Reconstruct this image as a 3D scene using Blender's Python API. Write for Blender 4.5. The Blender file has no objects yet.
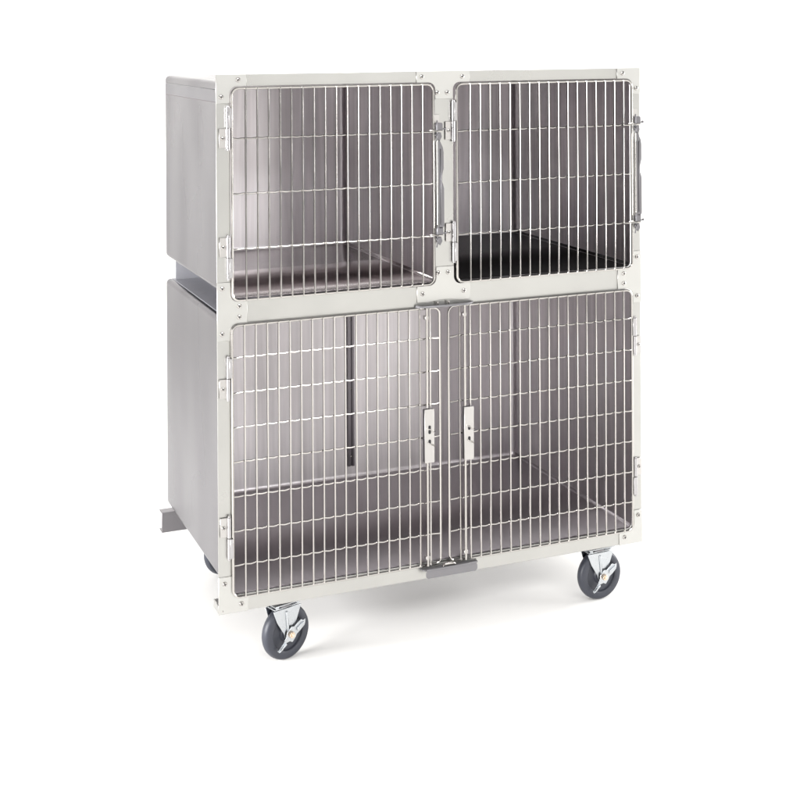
import bpy, bmesh, math, random
from mathutils import Vector, Matrix
random.seed(4)
S = bpy.context.scene
C = S.collection
PI = math.pi
R = math.radians

# ------------------------------------------------------------------ materials
def mat(name, col, metal=0.0, rough=0.5, rvar=0.0, rscale=(3, 3, 3), bump=0.0, bscale=(8, 8, 8), bdist=0.01,
        cvar=0.0, cscale=(2, 2, 2), brushed=0.0, brscale=(1, 1, 200), aniso=0.0):
    m = bpy.data.materials.new(name); m.use_nodes = True
    nt = m.node_tree; N = nt.nodes; L = nt.links
    b = N['Principled BSDF']
    b.inputs['Base Color'].default_value = (*col, 1)
    b.inputs['Metallic'].default_value = metal
    b.inputs['Roughness'].default_value = rough
    tc = N.new('ShaderNodeTexCoord')
    def noise(scale, detail=3.0, sc=1.0):
        mp = N.new('ShaderNodeMapping'); mp.inputs['Scale'].default_value = scale
        L.new(tc.outputs['Object'], mp.inputs['Vector'])
        n = N.new('ShaderNodeTexNoise'); n.inputs['Scale'].default_value = sc; n.inputs['Detail'].default_value = detail
        L.new(mp.outputs['Vector'], n.inputs['Vector'])
        return n
    if rvar:
        n = noise(rscale)
        r = N.new('ShaderNodeMapRange'); r.inputs['From Min'].default_value = 0.3; r.inputs['From Max'].default_value = 0.7
        r.inputs['To Min'].default_value = max(0.02, rough - rvar); r.inputs['To Max'].default_value = rough + rvar
        L.new(n.outputs['Fac'], r.inputs['Value']); L.new(r.outputs['Result'], b.inputs['Roughness'])
    if cvar:
        n = noise(cscale, 4)
        n.inputs['Distortion'].default_value = .8 if cvar > .15 else 0
        x = N.new('ShaderNodeMix'); x.data_type = 'RGBA'
        x.inputs['A'].default_value = (*[c * (1 - cvar) for c in col], 1)
        x.inputs['B'].default_value = (*[min(1, c * (1 + cvar)) for c in col], 1)
        L.new(n.outputs['Fac'], x.inputs['Factor']); L.new(x.outputs['Result'], b.inputs['Base Color'])
    prev = None
    if bump:
        n = noise(bscale, 1.5)
        p = N.new('ShaderNodeBump'); p.inputs['Strength'].default_value = bump; p.inputs['Distance'].default_value = bdist
        L.new(n.outputs['Fac'], p.inputs['Height']); prev = p
    if brushed:
        n = noise(brscale, 2)
        p = N.new('ShaderNodeBump'); p.inputs['Strength'].default_value = brushed; p.inputs['Distance'].default_value = 0.0006
        L.new(n.outputs['Fac'], p.inputs['Height'])
        if prev: L.new(prev.outputs['Normal'], p.inputs['Normal'])
        prev = p
    if prev: L.new(prev.outputs['Normal'], b.inputs['Normal'])
    if aniso:
        t = N.new('ShaderNodeTangent'); t.direction_type = 'RADIAL'; t.axis = 'Z'
        L.new(t.outputs['Tangent'], b.inputs['Tangent'])
        b.inputs['Anisotropic'].default_value = aniso; b.inputs['Anisotropic Rotation'].default_value = .25
    return m

M = {}
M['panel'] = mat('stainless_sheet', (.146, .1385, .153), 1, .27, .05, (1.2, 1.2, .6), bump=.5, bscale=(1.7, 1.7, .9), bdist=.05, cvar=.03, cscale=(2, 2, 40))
M['inner'] = mat('polished_stainless', (.64, .61, .625), 1, .33, .02, (2, 2, 1), aniso=.985, bump=.5, bscale=(13, 13, .4), bdist=.0009, cvar=.34, cscale=(26, 26, 1.2))  # cvar streaks paint the wavy reflections of the door bars into the colour
M['frame'] = mat('satin_aluminium', (.458, .454, .436), 1, .32, .07, (4, 4, 4), bump=.15, bscale=(3, 3, 3), bdist=.004, brushed=.2, brscale=(4, 4, 900), cvar=.09, cscale=(5, 5, 5))
M['plate'] = mat('satin_cover_plate', (.517, .513, .494), 1, .36, .02, (6, 6, 6), cvar=.05, cscale=(9, 9, 9))
M['wire'] = mat('stainless_rod', (.48, .462, .44), 1, .16, .06, (10, 10, 10))
M['hinge'] = mat('zinc_hinge', (.42, .41, .415), 1, .28, .05, (30, 30, 30))
M['screw'] = mat('screw_steel', (.50, .48, .46), 1, .2)
M['latch'] = mat('grey_latch_steel', (.19, .185, .195), 1, .38, .05, (20, 20, 20))
M['latchbox'] = mat('pale_latch_steel', (.50, .485, .47), 1, .33, .04, (20, 20, 20))
M['bar'] = mat('base_bar_steel', (.26, .25, .262), 1, .4, .05, (9, 9, 9), cvar=.06, cscale=(2, 30, 30))
M['lip'] = mat('lip_steel', (.185, .180, .198), 1, .3, .05, (2, 2, 2), bump=.4, bscale=(1.7, 1.7, .9), bdist=.04)
M['galv'] = mat('galvanised_spacer', (.42, .42, .45), .35, .5, .05, (9, 9, 9), cvar=.1, cscale=(20, 20, 20))
M['seam'] = mat('brown_seam_shadow', (.10, .08, .085), 0, .6)
M['dark'] = mat('black_slot', (.012, .011, .013), 0, .6)
M['catch'] = mat('grey_nylon_catch', (.21, .205, .215), .7, .45, .05, (20, 20, 20), bump=.3, bscale=(60, 60, 60), bdist=.002)
M['zinc'] = mat('bright_zinc', (.50, .52, .54), 1, .3, .12, (30, 30, 30), bump=.2, bscale=(60, 60, 60), bdist=.001)
M['tyre'] = mat('blue_grey_rubber', (.036, .039, .052), 0, .45, .06, (20, 20, 20), cvar=.12, cscale=(30, 30, 30))
M['hub'] = mat('dark_hub', (.03, .032, .042), 0, .5)
M['brass'] = mat('axle_nut_metal', (.75, .62, .5), 1, .3)
M['white'] = mat('white_paper_sweep', (.93, .918, .895), 0, .9, cvar=.01, cscale=(1, 1, 1))

# ------------------------------------------------------------------ helpers
def link(o, parent=None):
    C.objects.link(o)
    if parent: o.parent = parent
    return o
def obj(name, bm, m, parent=None, smooth=True, bevel=0.0, segs=2, angle=35):
    bmesh.ops.recalc_face_normals(bm, faces=bm.faces)
    me = bpy.data.meshes.new(name); bm.to_mesh(me); bm.free()
    mats = m if isinstance(m, (list, tuple)) else [m]
    for k in mats: me.materials.append(k)
    o = link(bpy.data.objects.new(name, me), parent)
    if bevel:
        bv = o.modifiers.new('bevel', 'BEVEL'); bv.width = bevel; bv.segments = segs; bv.limit_method = 'ANGLE'; bv.angle_limit = R(40)
    if smooth:
        me.shade_smooth() if hasattr(me, 'shade_smooth') else None
        for p in me.polygons: p.use_smooth = True
        es = set()
        b2 = bmesh.new(); b2.from_mesh(me)
        for e in b2.edges:
            if len(e.link_faces) == 2 and e.calc_face_angle(0) > R(angle): e.smooth = False
        b2.to_mesh(me); b2.free()
    return o
def box(bm, lo, hi, mi=0):
    x0, y0, z0 = lo; x1, y1, z1 = hi
    v = [bm.verts.new(p) for p in ((x0,y0,z0),(x1,y0,z0),(x1,y1,z0),(x0,y1,z0),(x0,y0,z1),(x1,y0,z1),(x1,y1,z1),(x0,y1,z1))]
    for f in ((0,3,2,1),(4,5,6,7),(0,1,5,4),(1,2,6,5),(2,3,7,6),(3,0,4,7)):
        bm.faces.new([v[i] for i in f]).material_index = mi
    return v
def tube(bm, pts, r, n=8, closed=False, caps=True, rr=None, mi=0):
    P = [Vector(p) for p in pts]; K = len(P); rings = []
    up = None
    for i, p in enumerate(P):
        if closed: a, b = P[(i-1) % K], P[(i+1) % K]
        else: a, b = P[max(i-1, 0)], P[min(i+1, K-1)]
        t = (b - a).normalized()
        if up is None:
            up = t.cross(Vector((0, 1, 0)))
            if up.length < .1: up = t.cross(Vector((0, 0, 1)))
            up.normalize()
        up = (up - t * up.dot(t)).normalized(); s = t.cross(up)
        q = rr[i] if rr else r
        rings.append([bm.verts.new(p + (up * math.cos(2*PI*k/n) + s * math.sin(2*PI*k/n)) * q) for k in range(n)])
    for i in range(K if closed else K-1):
        A, B = rings[i], rings[(i+1) % K]
        for k in range(n): bm.faces.new((A[k], A[(k+1) % n], B[(k+1) % n], B[k])).material_index = mi
    if caps and not closed:
        bm.faces.new(rings[0]).material_index = mi; bm.faces.new(rings[-1][::-1]).material_index = mi
def prism(bm, out, y0, y1, mi=0):            # outline in x,z  -> slab between y0 and y1
    a = [bm.verts.new((x, y0, z)) for x, z in out]; b = [bm.verts.new((x, y1, z)) for x, z in out]
    n = len(out)
    bm.faces.new(a).material_index = mi; bm.faces.new(b[::-1]).material_index = mi
    for i in range(n): bm.faces.new((a[i], b[i], b[(i+1) % n], a[(i+1) % n])).material_index = mi
def prism_xf(bm, out, t0, t1, fx, mi=0):     # outline a,b -> fx(a,b,t)
    a = [bm.verts.new(fx(u, v, t0)) for u, v in out]; b = [bm.verts.new(fx(u, v, t1)) for u, v in out]
    n = len(out)
    bm.faces.new(a).material_index = mi; bm.faces.new(b[::-1]).material_index = mi
    for i in range(n): bm.faces.new((a[i], b[i], b[(i+1) % n], a[(i+1) % n])).material_index = mi
def arc(cx, cz, r, a0, a1, n=6):
    return [(cx + r*math.cos(R(a0 + (a1-a0)*i/n)), cz + r*math.sin(R(a0 + (a1-a0)*i/n))) for i in range(n+1)]
def rrect(x0, z0, x1, z1, r, n=5):
    return arc(x1-r, z1-r, r, 0, 90, n) + arc(x0+r, z1-r, r, 90, 180, n) + arc(x0+r, z0+r, r, 180, 270, n) + arc(x1-r, z0+r, r, 270, 360, n)

# ------------------------------------------------------------------ sizes (metres)
W, H = 1.524, 1.664
XL, XR = .044, 1.491           # frame opening
ML, MR = .737, .803            # centre post of the upper storey
Z0, Z1, Z2, Z3 = .045, .892, .962, 1.628
YF = 0.0                        # face of the frame

root = link(bpy.data.objects.new('cage_bank', None))
root['label'] = 'stainless steel animal cage bank on casters, two wire-door cages above one double-door cage'
root['category'] = 'cage bank'

# ------------------------------------------------------------------ face frame
ff = link(bpy.data.objects.new('face_frame', None), root)
def member(name, lo, hi, bevel=.0006):
    bm = bmesh.new(); box(bm, lo, hi)
    return obj(name, bm, M['frame'], ff, bevel=bevel)
FD = .003
member('side_post', (0, 0, .0), (XL, FD, H))
member('side_post', (XR, 0, .0), (W, FD, H))
member('top_rail', (XL, .0, Z3), (XR, FD, H))
member('middle_rail', (XL, .0, Z1), (XR, FD, Z2))
member('center_post', (ML, .0, Z2), (MR, FD, Z3))
bm = bmesh.new(); box(bm, (XL, 0, 0), (XR, FD, Z0))
obj('bottom_rail', bm, M['frame'], ff, bevel=.0015)
# folded foot flange of the bottom channel, running back from the face at both ends
bm = bmesh.new(); box(bm, (.0, FD+.0005, .0), (W, .062, .026))
obj('foot_channel', bm, M['frame'], ff, bevel=.002)
bm = bmesh.new(); box(bm, (.036, FD+.0005, .0265), (W-.036, FD+.012, .0515))
obj('front_sill', bm, M['frame'], ff, bevel=.001)

f = .024
def Lcorner(x0, x1, xi, z0, z1, zi):
    """outer corner (x0,z0); arm along x reaches x1 up to inner edge zi; arm along z reaches z1 up to inner edge xi"""
    sx = 1 if x1 > x0 else -1; sz = 1 if z1 > z0 else -1
    fil = [(xi + sx*f*(1-math.sin(R(a))), zi + sz*f*(1-math.cos(R(a)))) for a in (0, 18, 36, 54, 72, 90)]
    return [(x0, z0), (x1, z0), (x1, zi)] + fil + [(xi, z1), (x0, z1)]
PT = .0035
def plate(name, out, screws):
    bm = bmesh.new(); prism(bm, out, -PT, -.0003)
    p = obj(name, bm, M['plate'], ff, bevel=.0008, segs=1)
    return p
screw_mesh = None
def screw(x, z, parent, y=-PT, s=1.0, rot=None):
    """pan-head screw with a cross recess"""
    global screw_mesh
    if screw_mesh is None:
        bm = bmesh.new(); n = 16; prof = [(.0078, 0), (.0078, -.0012), (.0066, -.0034), (.0040, -.0046)]
        rings = [[bm.verts.new((r*math.cos(2*PI*k/n), yy, r*math.sin(2*PI*k/n))) for k in range(n)] for r, yy in prof]
        for A, B in zip(rings, rings[1:]):
            for k in range(n): bm.faces.new((A[k], A[(k+1) % n], B[(k+1) % n], B[k]))
        bm.faces.new(rings[-1])
        box(bm, (-.0045, -.0051, -.001), (.0045, -.0044, .001), 1)
        box(bm, (-.001, -.0053, -.0045), (.001, -.0044, .0045), 1)
        o = obj('screw', bm, [M['screw'], M['dark']], parent)
        screw_mesh = o.data
    else:
        o = link(bpy.data.objects.new('screw', screw_mesh), parent)
    o.location = (x, y, z); o.rotation_euler = (0, random.uniform(0, 1.5) if rot is None else rot, 0); o.scale = (s, s, s)
    return o
E_ = .0006     # plates overhang by a hair so that no faces share a plane
plate('corner_plate', Lcorner(-E_, .097, XL-E_, H+E_, 1.575, Z3-E_), 0)
plate('corner_plate', Lcorner(W+E_, W-.093, XR+E_, H+E_, 1.575, Z3-E_), 0)
plate('corner_plate', Lcorner(-E_, .094, XL-E_, -E_, .114, Z0+E_), 0)
plate('corner_plate', Lcorner(W+E_, W-.093, XR+E_, -E_, .114, Z0+E_), 0)
def Tside(x0, x1, xi):
    sx = 1 if x1 > x0 else -1
    top = [(xi + sx*f*(1-math.sin(R(a))), Z2-E_ + f*(1-math.cos(R(a)))) for a in (0, 18, 36, 54, 72, 90)]
    bot = [(xi + sx*f*(1-math.sin(R(a))), Z1+E_ - f*(1-math.cos(R(a)))) for a in (90, 72, 54, 36, 18, 0)]
    return [(x0, .842), (x0, 1.023), (xi, 1.023)] + top[::-1] + [(x1, Z2-E_), (x1, Z1+E_)] + bot[::-1] + [(xi, .842)]
plate('joint_plate', Tside(-E_, .096, XL-E_), 0)
plate('joint_plate', Tside(W+E_, W-.094, XR+E_), 0)
def fl(xi, zi, sx, sz, up):
    a = [(xi + sx*f*(1-math.sin(R(t))), zi + sz*f*(1-math.cos(R(t)))) for t in (0, 18, 36, 54, 72, 90)]
    return a if up else a[::-1]
# top tee and inverted tee on the centre post
plate('tee_plate', [(.671, H+E_), (.863, H+E_), (.863, Z3-E_)] + fl(MR-E_, Z3-E_, 1, -1, True) + [(MR-E_, 1.573), (ML+E_, 1.573)] + fl(ML+E_, Z3-E_, -1, -1, False) + [(.671, Z3-E_)], 0)
plate('tee_plate', [(.669, .908), (.669, Z2-E_)] + fl(ML+E_, Z2-E_, -1, 1, True) + [(ML+E_, 1.021), (MR-E_, 1.021)] + fl(MR-E_, Z2-E_, 1, 1, False) + [(.861, Z2-E_), (.861, .908), (.825, .906), (.79, .912), (.75, .912), (.71, .906)], 0)
for x, z in ((.070, 1.648), (.016, 1.596), (.016, 1.004), (.070, .947), (.070, .913), (.015, .864), (.019, .093), (.072, .024),
             (.689, 1.647), (.744, 1.594), (.780, 1.594), (.835, 1.646), (.745, 1.001), (.780, 1.001), (.688, .936), (.837, .936),
             (1.453, 1.647), (1.508, 1.594), (1.508, 1.002), (1.454, .947), (1.454, .913), (1.508, .866), (1.508, .096), (1.452, .026)):
    screw(x, z, ff)
screw(.012, .010, ff, s=.35)

# ------------------------------------------------------------------ sheet metal cages
def cage_shell(name, x0, x1, z0, z1, y0, y1, rad, mats, label=None):
    bm = bmesh.new(); box(bm, (x0, y0, z0), (x1, y1, z1)); bm.edges.ensure_lookup_table()
    front = [fc for fc in bm.faces if all(abs(v.co.y - y0) < 1e-6 for v in fc.verts)]
    fe = set(e for fc in front for e in fc.edges)
    ed = [e for e in bm.edges if e not in fe]
    bmesh.ops.delete(bm, geom=front, context='FACES_ONLY')
    ed = [e for e in ed if e.is_valid]
    bmesh.ops.bevel(bm, geom=ed, offset=rad, segments=6, profile=.5, affect='EDGES', clamp_overlap=True)
    for fc in bm.faces: fc.material_index = 0
    bmesh.ops.recalc_face_normals(bm, faces=bm.faces)
    me = bpy.data.meshes.new(name); bm.to_mesh(me); bm.free()
    for m in mats: me.materials.append(m)
    for p in me.polygons: p.use_smooth = True
    o = link(bpy.data.objects.new(name, me), root)
    # make sure the normals look outwards
    c = Vector(((x0+x1)/2, (y0+y1)/2, (z0+z1)/2))
    if sum((p.center - c).dot(p.normal) * p.area for p in me.polygons) < 0: me.flip_normals()
    so = o.modifiers.new('sheet', 'SOLIDIFY'); so.thickness = .0016; so.offset = -1; so.material_offset = 1; so.use_even_offset = True
    so.material_offset_rim = 0
    wn = o.modifiers.new('wn', 'WEIGHTED_NORMAL'); wn.keep_sharp = True
    if label: o['label'] = label
    return o
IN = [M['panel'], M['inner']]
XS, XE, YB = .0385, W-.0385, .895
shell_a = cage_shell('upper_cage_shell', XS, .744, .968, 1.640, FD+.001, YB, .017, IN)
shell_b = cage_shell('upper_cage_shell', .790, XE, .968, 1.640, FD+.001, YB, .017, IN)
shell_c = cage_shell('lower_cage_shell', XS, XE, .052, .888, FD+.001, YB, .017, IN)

# lap seam of the wrapped top sheet on each upper shell (a thin sheet, 1.5 mm proud, on each side)
def strip(name, x, z0, z1, parent, sgn):
    bm = bmesh.new(); box(bm, (x, FD+.004, z0), (x + sgn*.003, YB-.027, z1))
    return obj(name, bm, M['lip'], parent, bevel=.0012, segs=2)
strip('lap_seam', XS-.0002, 1.573, 1.613, shell_a, -1)
strip('lap_seam', XE+.0002, 1.573, 1.613, shell_b, 1)
for x, sg, sh in ((XS-.0002, -1, shell_a), (XE+.0002, 1, shell_b)):
    bm = bmesh.new(); box(bm, (x, FD+.004, 1.5712), (x + sg*.0011, YB-.022, 1.5728)); obj('seam_shadow', bm, M['seam'], sh)  # dark brown strip drawn in for the shadow gap under the lap

# floor pans resting in the three cages, each a turned-up sheet
def pan(x0, x1, z, m, parent, label=None):
    bm = bmesh.new(); r = .008; hh = .011
    prof = [(x0, z+hh)] + [(x0+r-r*math.cos(R(a)), z+r-r*math.sin(R(a))) for a in (0, 30, 60, 90)] + [(x1-r+r*math.sin(R(a)), z+r-r*math.cos(R(a))) for a in (0, 30, 60, 90)] + [(x1, z+hh)]
    a = [bm.verts.new((x, FD+.006, q)) for x, q in prof]; b = [bm.verts.new((x, YB-.0065, q)) for x, q in prof]
    for i in range(len(prof)-1): bm.faces.new((a[i], a[i+1], b[i+1], b[i]))
    k = 4; mid = (x0+x1)/2
    o = obj('floor_pan', bm, m, parent)
    so = o.modifiers.new('sheet', 'SOLIDIFY'); so.thickness = .0012; so.offset = 1
    if label: o['label'] = label
    return o
M['pan'] = mat('dull_floor_steel', (.37, .34, .357), 1, .46, .04, (3, 3, 3), cvar=.03, cscale=(2, 2, 2))
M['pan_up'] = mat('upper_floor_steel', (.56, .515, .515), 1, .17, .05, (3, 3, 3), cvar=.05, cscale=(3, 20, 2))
M['pan_dark'] = mat('floor_dark_reflection', (.006, .005, .0055), 0, .5)  # the steel floor's dark reflection put into the base colour
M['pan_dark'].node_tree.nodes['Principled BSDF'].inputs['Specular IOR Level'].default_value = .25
pan(XS+.004, .740, .9715, M['pan_up'], shell_a)
pan(.794, XE-.004, .9715, M['pan_dark'], shell_b, 'floor of the upper right cage, its dark reflection painted in')
pan(XS+.004, XE-.004, .0555, M['pan'], shell_c)

# slotted divider channel on the lower back wall
bm = bmesh.new()
cx = .765; yb = YB-.0018
prof = [(-.013, 0), (-.013, -.010), (-.0045, -.010), (-.0045, -.003), (.0045, -.003), (.0045, -.010), (.013, -.010), (.013, 0)]
a = [bm.verts.new((cx+u, yb+v-.0004, .100)) for u, v in prof]; b = [bm.verts.new((cx+u, yb+v-.0004, .862)) for u, v in prof]
n = len(prof)
for i in range(n): bm.faces.new((a[i], a[(i+1) % n], b[(i+1) % n], b[i]))
bm.faces.new(a); bm.faces.new(b[::-1])
ch = obj('divider_channel', bm, mat('dark_channel', (.20, .185, .20), 1, .4), shell_c)
for z in (.135, .40, .67):
    screw(cx, z, shell_c, y=yb-.004, s=.5)

# spacer panels closing the gap between the storeys, set in from the cage sides
bm = bmesh.new(); box(bm, (XS+.020, FD+.008, .8883), (XE-.020, YB-.021, .8897))
obj('gap_lightening_deck', bm, M['galv'], root, bevel=.0004, segs=1)  # deck sheet added to lighten the dark gap between the storeys
sp = link(bpy.data.objects.new('storey_spacer', None), root)
def spbox(lo, hi):
    bm = bmesh.new(); box(bm, lo, hi); return obj('spacer_panel', bm, M['galv'], sp, bevel=.001)
spbox((XS+.026, YB-.05, .8900), (XE-.026, YB-.048, .9675))
for x in (.22, 1.30): spbox((x, FD+.002, .8900), (x+.002, YB-.052, .9675))  # side spacers placed here so their lit faces brighten the gap

# rear base bar and side runners under the lower cage
def angle_bar(name, pts_yz, x0, x1):
    bm = bmesh.new()
    a = [bm.verts.new((x0, y, z)) for y, z in pts_yz]; b = [bm.verts.new((x1, y, z)) for y, z in pts_yz]
    n = len(pts_yz); bm.faces.new(a); bm.faces.new(b[::-1])
    for i in range(n): bm.faces.new((a[i], b[i], b[(i+1) % n], a[(i+1) % n]))
    return obj(name, bm, M['bar'], root, bevel=.0015)
angle_bar('base_bar', [(.862, -.044), (.862, .030), (.906, .030), (.906, .026), (.866, .026), (.866, -.040), (.906, -.040), (.906, -.044)], .012, W-.012)
for x in (.16, W-.21):
    bm = bmesh.new(); box(bm, (x, .065, .004), (x+.05, .858, .0505)); obj('base_runner', bm, M['frame'], root, bevel=.002)

# ------------------------------------------------------------------ wire doors
def door(x0, x1, z0, z1, xs, zs, hinge_left, top_h, bot_h, rad=.022):
    d = link(bpy.data.objects.new('cage_door', None), root)
    y = -.0095; rp = .0042
    bm = bmesh.new()
    tube(bm, [(x, y, z) for x, z in rrect(x0, z0, x1, z1, rad, 6)], rp, 10, closed=True)
    obj('door_frame', bm, M['wire'], d)
    bm = bmesh.new()
    for x in xs:
        tube(bm, [(x + random.uniform(-.0006, .0006), y-.0035, z0-.001), (x + random.uniform(-.0008, .0008), y-.0035 + random.uniform(-.0006, .0004), (z0+z1)/2), (x, y-.0035, z1+.001)], .0029, 8)
    obj('vertical_bars', bm, M['wire'], d)
    bm = bmesh.new()
    for z in zs:
        # each crosswire dips behind the uprights and springs a little at its ends
        pts = [(x0, y, z + random.uniform(-.002, .002)), (x0+.018, y+.0035, z-.001)]
        for i, x in enumerate(xs):
            pts.append((x, y+.0030, z + .0012 + random.uniform(-.0006, .0006)))
            if i < len(xs)-1: pts.append(((x+xs[i+1])/2, y+.0018, z - .0008))
        pts += [(x1-.014, y+.003, z-.001), (x1, y, z + random.uniform(-.001, .004))]
        tube(bm, pts, .0028, 8)
    obj('cross_bars', bm, M['wire'], d)
    xh = x0-.0125 if hinge_left else x1+.0125
    for zz, low in ((top_h, True), (bot_h, False)):
        hinge(xh, zz, -1 if hinge_left else 1, low, d, x0 if hinge_left else x1)
    return d
def hinge(x, z, side, leaf_low, d, xd):
    y = -.0105
    bm = bmesh.new(); r = .0062
    tube(bm, [(x, y, z-.064), (x, y, z-.0008)], r, 14)
    tube(bm, [(x, y, z+.0008), (x, y, z+.064)], r, 14)
    tube(bm, [(x, y, z+.0642), (x, y, z+.069)], .0045, 12); tube(bm, [(x, y, z-.069), (x, y, z-.0642)], .0045, 12)
    # door leaf, welded on the door rod
    zl0, zl1 = (z+.002, z+.062) if leaf_low else (z-.062, z-.002)
    a, b = sorted((x - side*.002, xd + side*.001))
    box(bm, (a, y-.0065, zl0), (b, y-.0048, zl1))
    h = obj('hinge', bm, M['hinge'], d, bevel=.0005, segs=1)
    zl0, zl1 = (z-.062, z-.002) if leaf_low else (z+.002, z+.062)
    bm = bmesh.new(); a, b = sorted((x - side*.001, x + side*.027))
    if a < .0: a = .001
    if b > W: b = W-.001
    box(bm, (a, -.0062, zl0), (b, -.0040, zl1))
    obj('hinge_leaf', bm, M['latchbox'], d, bevel=.0006, segs=1)
    screw(max(.010, x + side*.016) if x < .2 else min(W-.010, x + side*.016), (zl0+zl1)/2, d, y=-.0062, s=.85)

lin = lambda a, b, n: [a + (b-a)*i/(n-1) for i in range(n)]
UZ = [1.466, 1.295, 1.124]
LZ = [.789, .680, .573, .466, .359, .252, .147]
d1 = door(.0475, .727, .966, 1.622, lin(.091, .686, 17), UZ, True, 1.500, 1.100)
d2 = door(.812, 1.4855, .966, 1.622, lin(.858, 1.450, 17), UZ, True, 1.500, 1.100)
d3 = door(.0445, .746, .048, .889, lin(.083, .709, 18), LZ, True, .727, .235)
d4 = door(.778, 1.482, .048, .889, lin(.817, 1.447, 18), LZ, False, .727, .235)

# ---- sliding latches on the upper doors
def upper_latch(x, d):
    y = -.020
    def clip(z, s):
        bm = bmesh.new()
        prism(bm, rrect(x+.002, z-.004, x+.026, z+.026, .005, 3), y-.004, y+.004)
        prism(bm, [(x+.004, z-.006), (x+.020, z-.006), (x+.024, z-.020), (x+.016, z-.034), (x+.008, z-.026), (x+.002, z-.016)], y-.002, y+.006)
        tube(bm, [(x+.006, y-.003, z+.034), (x+.005, y-.004, z+.010), (x+.008, y-.003, z-.014), (x+.004, y, z-.040)], .0024, 8)
        tube(bm, [(x+.010, y-.009, z-.012), (x+.010, y+.008, z-.012)], .0055, 12)
        tube(bm, [(x+.020, y-.002, z+.004), (x+.032, y-.002, z+.006)], .0022, 8); tube(bm, [(x+.0322, y-.002, z+.006), (x+.0375, y-.002, z+.007)], .0042, 10)
        obj('latch_clip', bm, M['latch'], d, bevel=.0006, segs=1)
        bm = bmesh.new()
        tube(bm, [(x-.016, -.012, z), (x-.004, -.015, z+.003), (x+.008, y-.007, z-.001), (x+.022, y-.006, z-.001)], .0029, 8)
        obj('latch_hook', bm, M['wire'], d)
    clip(1.470, 1); clip(1.128, -1)
    out = [(x+.009, 1.432), (x+.014, 1.440), (x+.026, 1.416), (x+.029, 1.400), (x+.029, 1.345), (x+.026, 1.335), (x+.023, 1.322), (x+.023, 1.302), (x+.027, 1.292), (x+.030, 1.280), (x+.030, 1.158), (x+.024, 1.150), (x+.011, 1.150)]
    bm = bmesh.new(); prism(bm, out, y-.004, y-.0005)
    box(bm, (x+.0165, y-.0075, 1.162), (x+.0205, y-.0042, 1.41))
    obj('latch_handle', bm, M['latch'], d, bevel=.0008, segs=1)
    bm = bmesh.new(); tube(bm, [(x+.004, y-.001, 1.150), (x+.004, y-.001, 1.436)], .0032, 8)
    obj('latch_rod', bm, M['wire'], d)
    bm = bmesh.new(); prism(bm, rrect(x-.001, 1.488, x+.022, 1.522, .002, 2), -.0065, -.0038); obj('strike_plate', bm, M['latchbox'], d, bevel=.0005, segs=1)
upper_latch(.729, d1)
upper_latch(1.4875, d2)

# ---- cremone rods and latch boxes on the lower pair of doors
def lower_latch(xr, xb, d, zb, flip):
    y = -.021
    bm = bmesh.new()
    for za, zc in ((.050, zb-.088), (zb+.088, .897)):
        bm = bmesh.new(); tube(bm, [(xr, y, za), (xr, y, zc)], .0042, 10); obj('latch_rod', bm, M['wire'], d)
    for z in (.075, .86):
        bm = bmesh.new(); box(bm, (xr-.007, y-.002, z-.006), (xr+.007, -.006, z+.006)); obj('rod_guide', bm, M['latchbox'], d, bevel=.001, segs=1)
    bm = bmesh.new(); box(bm, (xb-.0175, -.0335, zb-.0875), (xb+.0175, -.0325+.0015, zb+.0875)); box(bm, (xb-.0165, -.0308, zb-.086), (xb+.0165, -.0155, zb+.086), 1)
    L = obj('latch_box', bm, [M['latchbox'], M['latch']], d, bevel=.0008, segs=1)
    for z in ((zb+.028, zb+.014, zb-.018) if flip else (zb+.018, zb-.017)):
        bm = bmesh.new(); a = rrect(xb-.0045, z-.007, xb+.0045, z+.007, .0042, 4); prism(bm, a, -.0342, -.0336); obj('latch_slot', bm, M['dark'], d)
    bm = bmesh.new()
    tube(bm, [(xb-.008, -.035, zb+.026), (xb+.002, -.039, zb+.022), (xb+.012, -.037, zb+.012), (xb+.022, -.028, zb+.012)], .0017, 7)
    obj('latch_pin', bm, M['wire'], d); bm = bmesh.new()
    tube(bm, [(xb-.006, -.035, zb-.020), (xb+.004, -.040, zb-.028), (xb+.015, -.037, zb-.031), (xb+.017, -.033, zb-.036)], .0017, 7)
    obj('latch_pin', bm, M['wire'], d)
lower_latch(.6955, .698, d3, .477, True)
lower_latch(.832, .8405, d4, .470, False)

# ---- catches that receive the rods
def xy_slab(bm, out, z0, z1):
    prism_xf(bm, out, z0, z1, lambda u, v, t: (u, v, t))
bm = bmesh.new()
xy_slab(bm, [(.662, -.0045), (.676, -.024), (.700, -.031), (.765, -.034), (.832, -.031), (.856, -.024), (.870, -.0045)], .893, .8965)
tube(bm, [(.664, -.006, .8975), (.677, -.024, .8975), (.700, -.031, .8975), (.765, -.034, .8975), (.832, -.031, .8975), (.855, -.024, .8975), (.868, -.006, .8975)], .0032, 8)
ct = obj('rod_catch', bm, M['catch'], ff)
for x in (.738, .778):
    bm = bmesh.new(); tube(bm, [(x, -.012, .897), (x, -.012, .908)], .0042, 10); obj('catch_rivet', bm, M['screw'], ff)
bm = bmesh.new()
prism(bm, rrect(.683, .013, .868, .040, .010, 5), -.034, -.031)
xy_slab(bm, [(.672, -.0045), (.676, -.026), (.684, -.0308), (.866, -.0308), (.873, -.026), (.876, -.0045)], .037, .0405)
tube(bm, [(.686, -.0325, .0405), (.72, -.0325, .040), (.80, -.0325, .040), (.866, -.0325, .0415)], .0035, 8)
obj('rod_catch', bm, M['catch'], ff, bevel=.0008, segs=1)
bm = bmesh.new(); prism(bm, [(.746, .041), (.796, .041), (.790, .049), (.775, .053), (.755, .051)], -.026, -.016)
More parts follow.
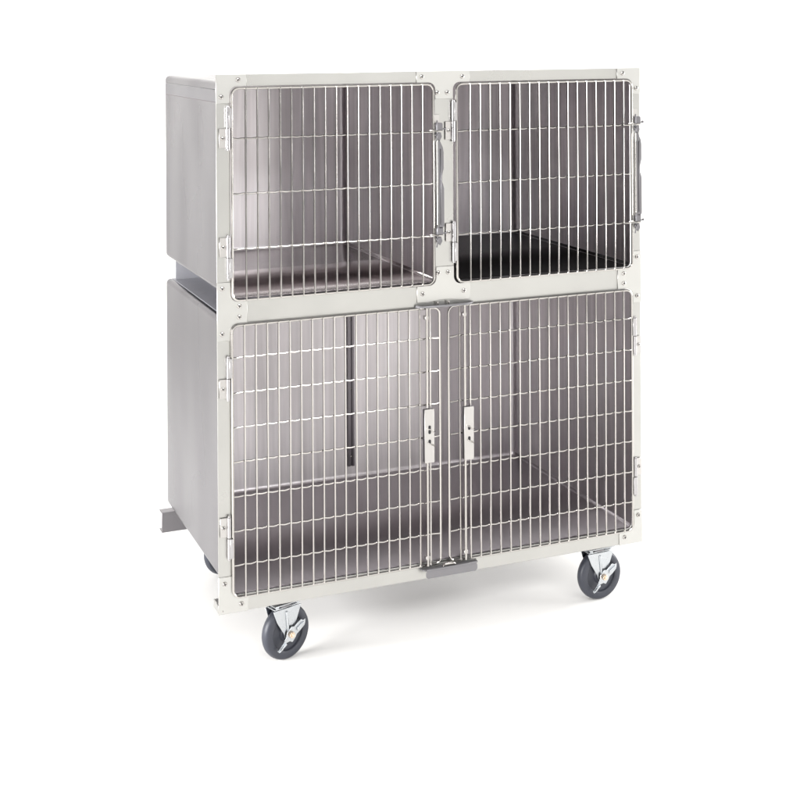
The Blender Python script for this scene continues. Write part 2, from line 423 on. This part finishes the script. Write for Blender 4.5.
obj('catch_stop', bm, M['screw'], ff, bevel=.002)

# ------------------------------------------------------------------ casters
ZG = -.2025; RW = .0862
def caster_make():
    c = link(bpy.data.objects.new('caster', None), root)     # origin: wheel centre; local -y = outer face of the wheel
    n = 56; T = .017
    prof = [(.020, -T-.001), (.026, -T-.001), (.030, -T+.006), (.0555, -T+.006), (.0575, -T+.001), (.060, -T-.0005), (.078, -T+.0005), (.0825, -T+.004), (.0852, -T+.010), (RW, 0)]
    prof = prof + [(r, -y) for r, y in prof[-2::-1]]
    bm = bmesh.new()
    rings = [[bm.verts.new((r*math.cos(2*PI*k/n), y, r*math.sin(2*PI*k/n))) for k in range(n)] for r, y in prof]
    for A, B in zip(rings, rings[1:]):
        for k in range(n): bm.faces.new((A[k], A[(k+1) % n], B[(k+1) % n], B[k]))
    bm.faces.new(rings[0]); bm.faces.new(rings[-1][::-1])
    obj('wheel', bm, M['tyre'], c, angle=50)
    for s in (-1, 1):      # hub ring
        bm = bmesh.new(); tube(bm, [(.057*math.cos(2*PI*k/40), s*(T-.0015), .057*math.sin(2*PI*k/40)) for k in range(40)], .0016, 6, closed=True); obj('hub_ring', bm, M['hub'], c)
    # fork: two tapering legs, slightly folded, joined at the top
    top = .062
    bm = bmesh.new()
    for s in (-1, 1):
        y0, y1 = s*(T+.0045), s*(T+.0075)
        leg = [(-.012, -.010), (.012, -.010), (.017, .004), (.037, .044), (.052, top+.022), (-.046-.010, top+.022), (-.036-.006, .046), (-.016, .004)]
        a = [bm.verts.new((x-.006, y0, z)) for x, z in leg]; b = [bm.verts.new((x-.006, y1, z)) for x, z in leg]
        k = len(leg); bm.faces.new(a); bm.faces.new(b[::-1])
        for i in range(k): bm.faces.new((a[i], a[(i+1) % k], b[(i+1) % k], b[i]))
        # pressed rib
        tube(bm, [(-.012, s*(T+.008), top+.012), (-.009, s*(T+.0085), .03), (-.006, s*(T+.008), .008)], .005, 8)
    box(bm, (-.058, -T-.0075, top+.0235), (.040, T+.0075, top+.0275))
    obj('fork', bm, M['zinc'], c, bevel=.0018, segs=2)
    bm = bmesh.new()
    tube(bm, [(-.010, 0, top+.028), (-.010, 0, top+.036)], .030, 24)
    obj('swivel_race', bm, M['latch'], c)
    bm = bmesh.new()
    z = top+.0365
    box(bm, (-.062, -.034, z), (.046, .034, z+.004))
    for a_, b_ in ((-.048, -.024), (.032, -.024), (-.048, .024), (.032, .024)):
        tube(bm, [(a_, b_, z-.008), (a_, b_, z-.0005)], .0065, 6)
    obj('mounting_plate', bm, M['zinc'], c, bevel=.0012, segs=1)
    # side brake: forked lever across the axle
    bm = bmesh.new(); y0 = -T-.0145
    out = [(-.052, -.040), (-.046, -.046), (-.032, -.040), (-.018, -.022), (-.006, -.020), (.004, -.026), (.010, -.020), (.016, -.014), (.022, -.004), (.036, .004), (.052, .016), (.055, .024),
           (.056, .036), (.046, .032), (.038, .038), (.026, .030), (.014, .022), (.002, .024), (-.006, .018), (-.016, .008), (-.018, -.004), (-.028, -.018), (-.040, -.030)]
    prism(bm, out, y0-.002, y0+.0012)
    prism(bm, [(.020, .008), (.050, .026), (.046, .030), (.022, .018)], y0-.007, y0-.0022)
    prism(bm, [(-.048, -.043), (-.020, -.026), (-.022, -.020), (-.044, -.036)], y0-.007, y0-.0022)
    obj('brake_lever', bm, M['zinc'], c, bevel=.001, segs=2)
    bm = bmesh.new()
    tube(bm, [(0, T+.011, 0), (0, y0-.0022, 0)], .006, 12)
    tube(bm, [(0, y0-.0024, 0), (0, y0-.010, 0)], .0105, 6)
    tube(bm, [(0, y0-.0102, 0), (0, y0-.015, 0)], .0055, 10)
    obj('axle_bolt', bm, M['brass'], c, bevel=.0008, segs=1)
    return c
def put(c, x, y, deg):
    c.location = (x, y, ZG+RW); c.rotation_euler = (0, 0, R(deg))
cast = caster_make()
put(cast, .234, .064, 18)
for x, y, dg in ((1.388, .064, 4), (.228, .80, 24), (1.32, .80, 118)):
    c = cast.copy(); C.objects.link(c)
    for k in cast.children:
        q = k.copy(); C.objects.link(q); q.parent = c
        if k.name.startswith('brake_lever'): q.rotation_euler = (0, R(dg-9), 0) if dg < 10 else (0, R(14), 0)
    put(c, x, y, dg)

# ------------------------------------------------------------------ setting
def sheet(name, pts, x0, x1):
    bm = bmesh.new()
    a = [bm.verts.new((x0, y, z)) for y, z in pts]; b = [bm.verts.new((x1, y, z)) for y, z in pts]
    for i in range(len(pts)-1): bm.faces.new((a[i], b[i], b[i+1], a[i+1]))
    o = obj(name, bm, M['white']); o['kind'] = 'structure'
    return o
sheet('floor', [(-9, ZG), (5, ZG)], -9, 10)
sheet('backdrop', [(5, ZG)] + [(5 + 1.5*math.sin(R(a)), ZG + 1.5 - 1.5*math.cos(R(a))) for a in range(0, 91, 6)][1:] + [(6.5, 5.0)], -9, 10)

# ------------------------------------------------------------------ light
def area(name, loc, tgt, sx, sy, L, col=(1, 1, 1)):
    l = bpy.data.lights.new(name, 'AREA'); l.shape = 'RECTANGLE'; l.size = sx; l.size_y = sy
    l.energy = L * sx * sy * PI; l.color = col
    o = bpy.data.objects.new(name, l); C.objects.link(o); o.location = loc
    o.rotation_euler = (Vector(tgt) - Vector(loc)).to_track_quat('-Z', 'Y').to_euler()
    return o
area('left_lamp', (-4.2, -.5, 1.3), (.2, .2, -.2), 3.2, 1.9, 28.0)
area('right_lamp', (5.6, -.6, 1.3), (1.4, .2, -.2), 3.2, 1.9, 14.0)
area('front_lamp', (.7, -6.0, 4.5), (.8, .2, -.2), 5.0, 1.4, 11.0)
area('overhead_lamp', (.8, .0, 4.9), (.8, -.2, -.2), 9.0, 1.4, 2.2)
area('backdrop_lamp', (5.2, 2.6, 4.6), (5.4, 6.0, .6), 9.5, 1.6, 7.5)
area('softbox', (2.9, -4.6, 1.4), (1.3, 0, .9), 4.2, 3.2, 1.2, (1, .985, .95))
area('fill_light', (-3.2, -4.9, .8), (.4, 0, .7), 3.6, 2.0, .34)  # unseen fill light added to brighten the dark inner wall reflections

w = bpy.data.worlds.new('World'); S.world = w; w.use_nodes = True
w.node_tree.nodes['Background'].inputs[0].default_value = (1, .995, 1, 1)
w.node_tree.nodes['Background'].inputs[1].default_value = .34

# ------------------------------------------------------------------ camera (level view camera with a shifted back)
f_px, yaw, pitch, roll, cyp = 1334.7806, .3917, -.0015, -.0055, 38.7194
pos = Vector((-1.0436, -4.0154, 1.7786))
F = Vector((math.sin(yaw)*math.cos(pitch), math.cos(yaw)*math.cos(pitch), math.sin(pitch)))
Rt = Vector((math.cos(yaw), -math.sin(yaw), 0)); U = Rt.cross(F)
R2 = Rt*math.cos(roll) + U*math.sin(roll); U2 = -Rt*math.sin(roll) + U*math.cos(roll)
cam = bpy.data.cameras.new('camera'); co = bpy.data.objects.new('camera', cam); C.objects.link(co)
mw = Matrix((R2, U2, -F)).transposed().to_4x4(); mw.translation = pos
co.matrix_world = mw
cam.sensor_width = 36; cam.lens = f_px/800*36; cam.shift_x = 0; cam.shift_y = -(400-cyp)/800
cam.clip_start = .05; cam.clip_end = 200
S.camera = co
S.view_settings.view_transform = 'Standard'; S.view_settings.look = 'None'; S.view_settings.gamma = 1; S.view_settings.exposure = 0
S.cycles.max_bounces = 10; S.cycles.glossy_bounces = 8; S.cycles.diffuse_bounces = 4
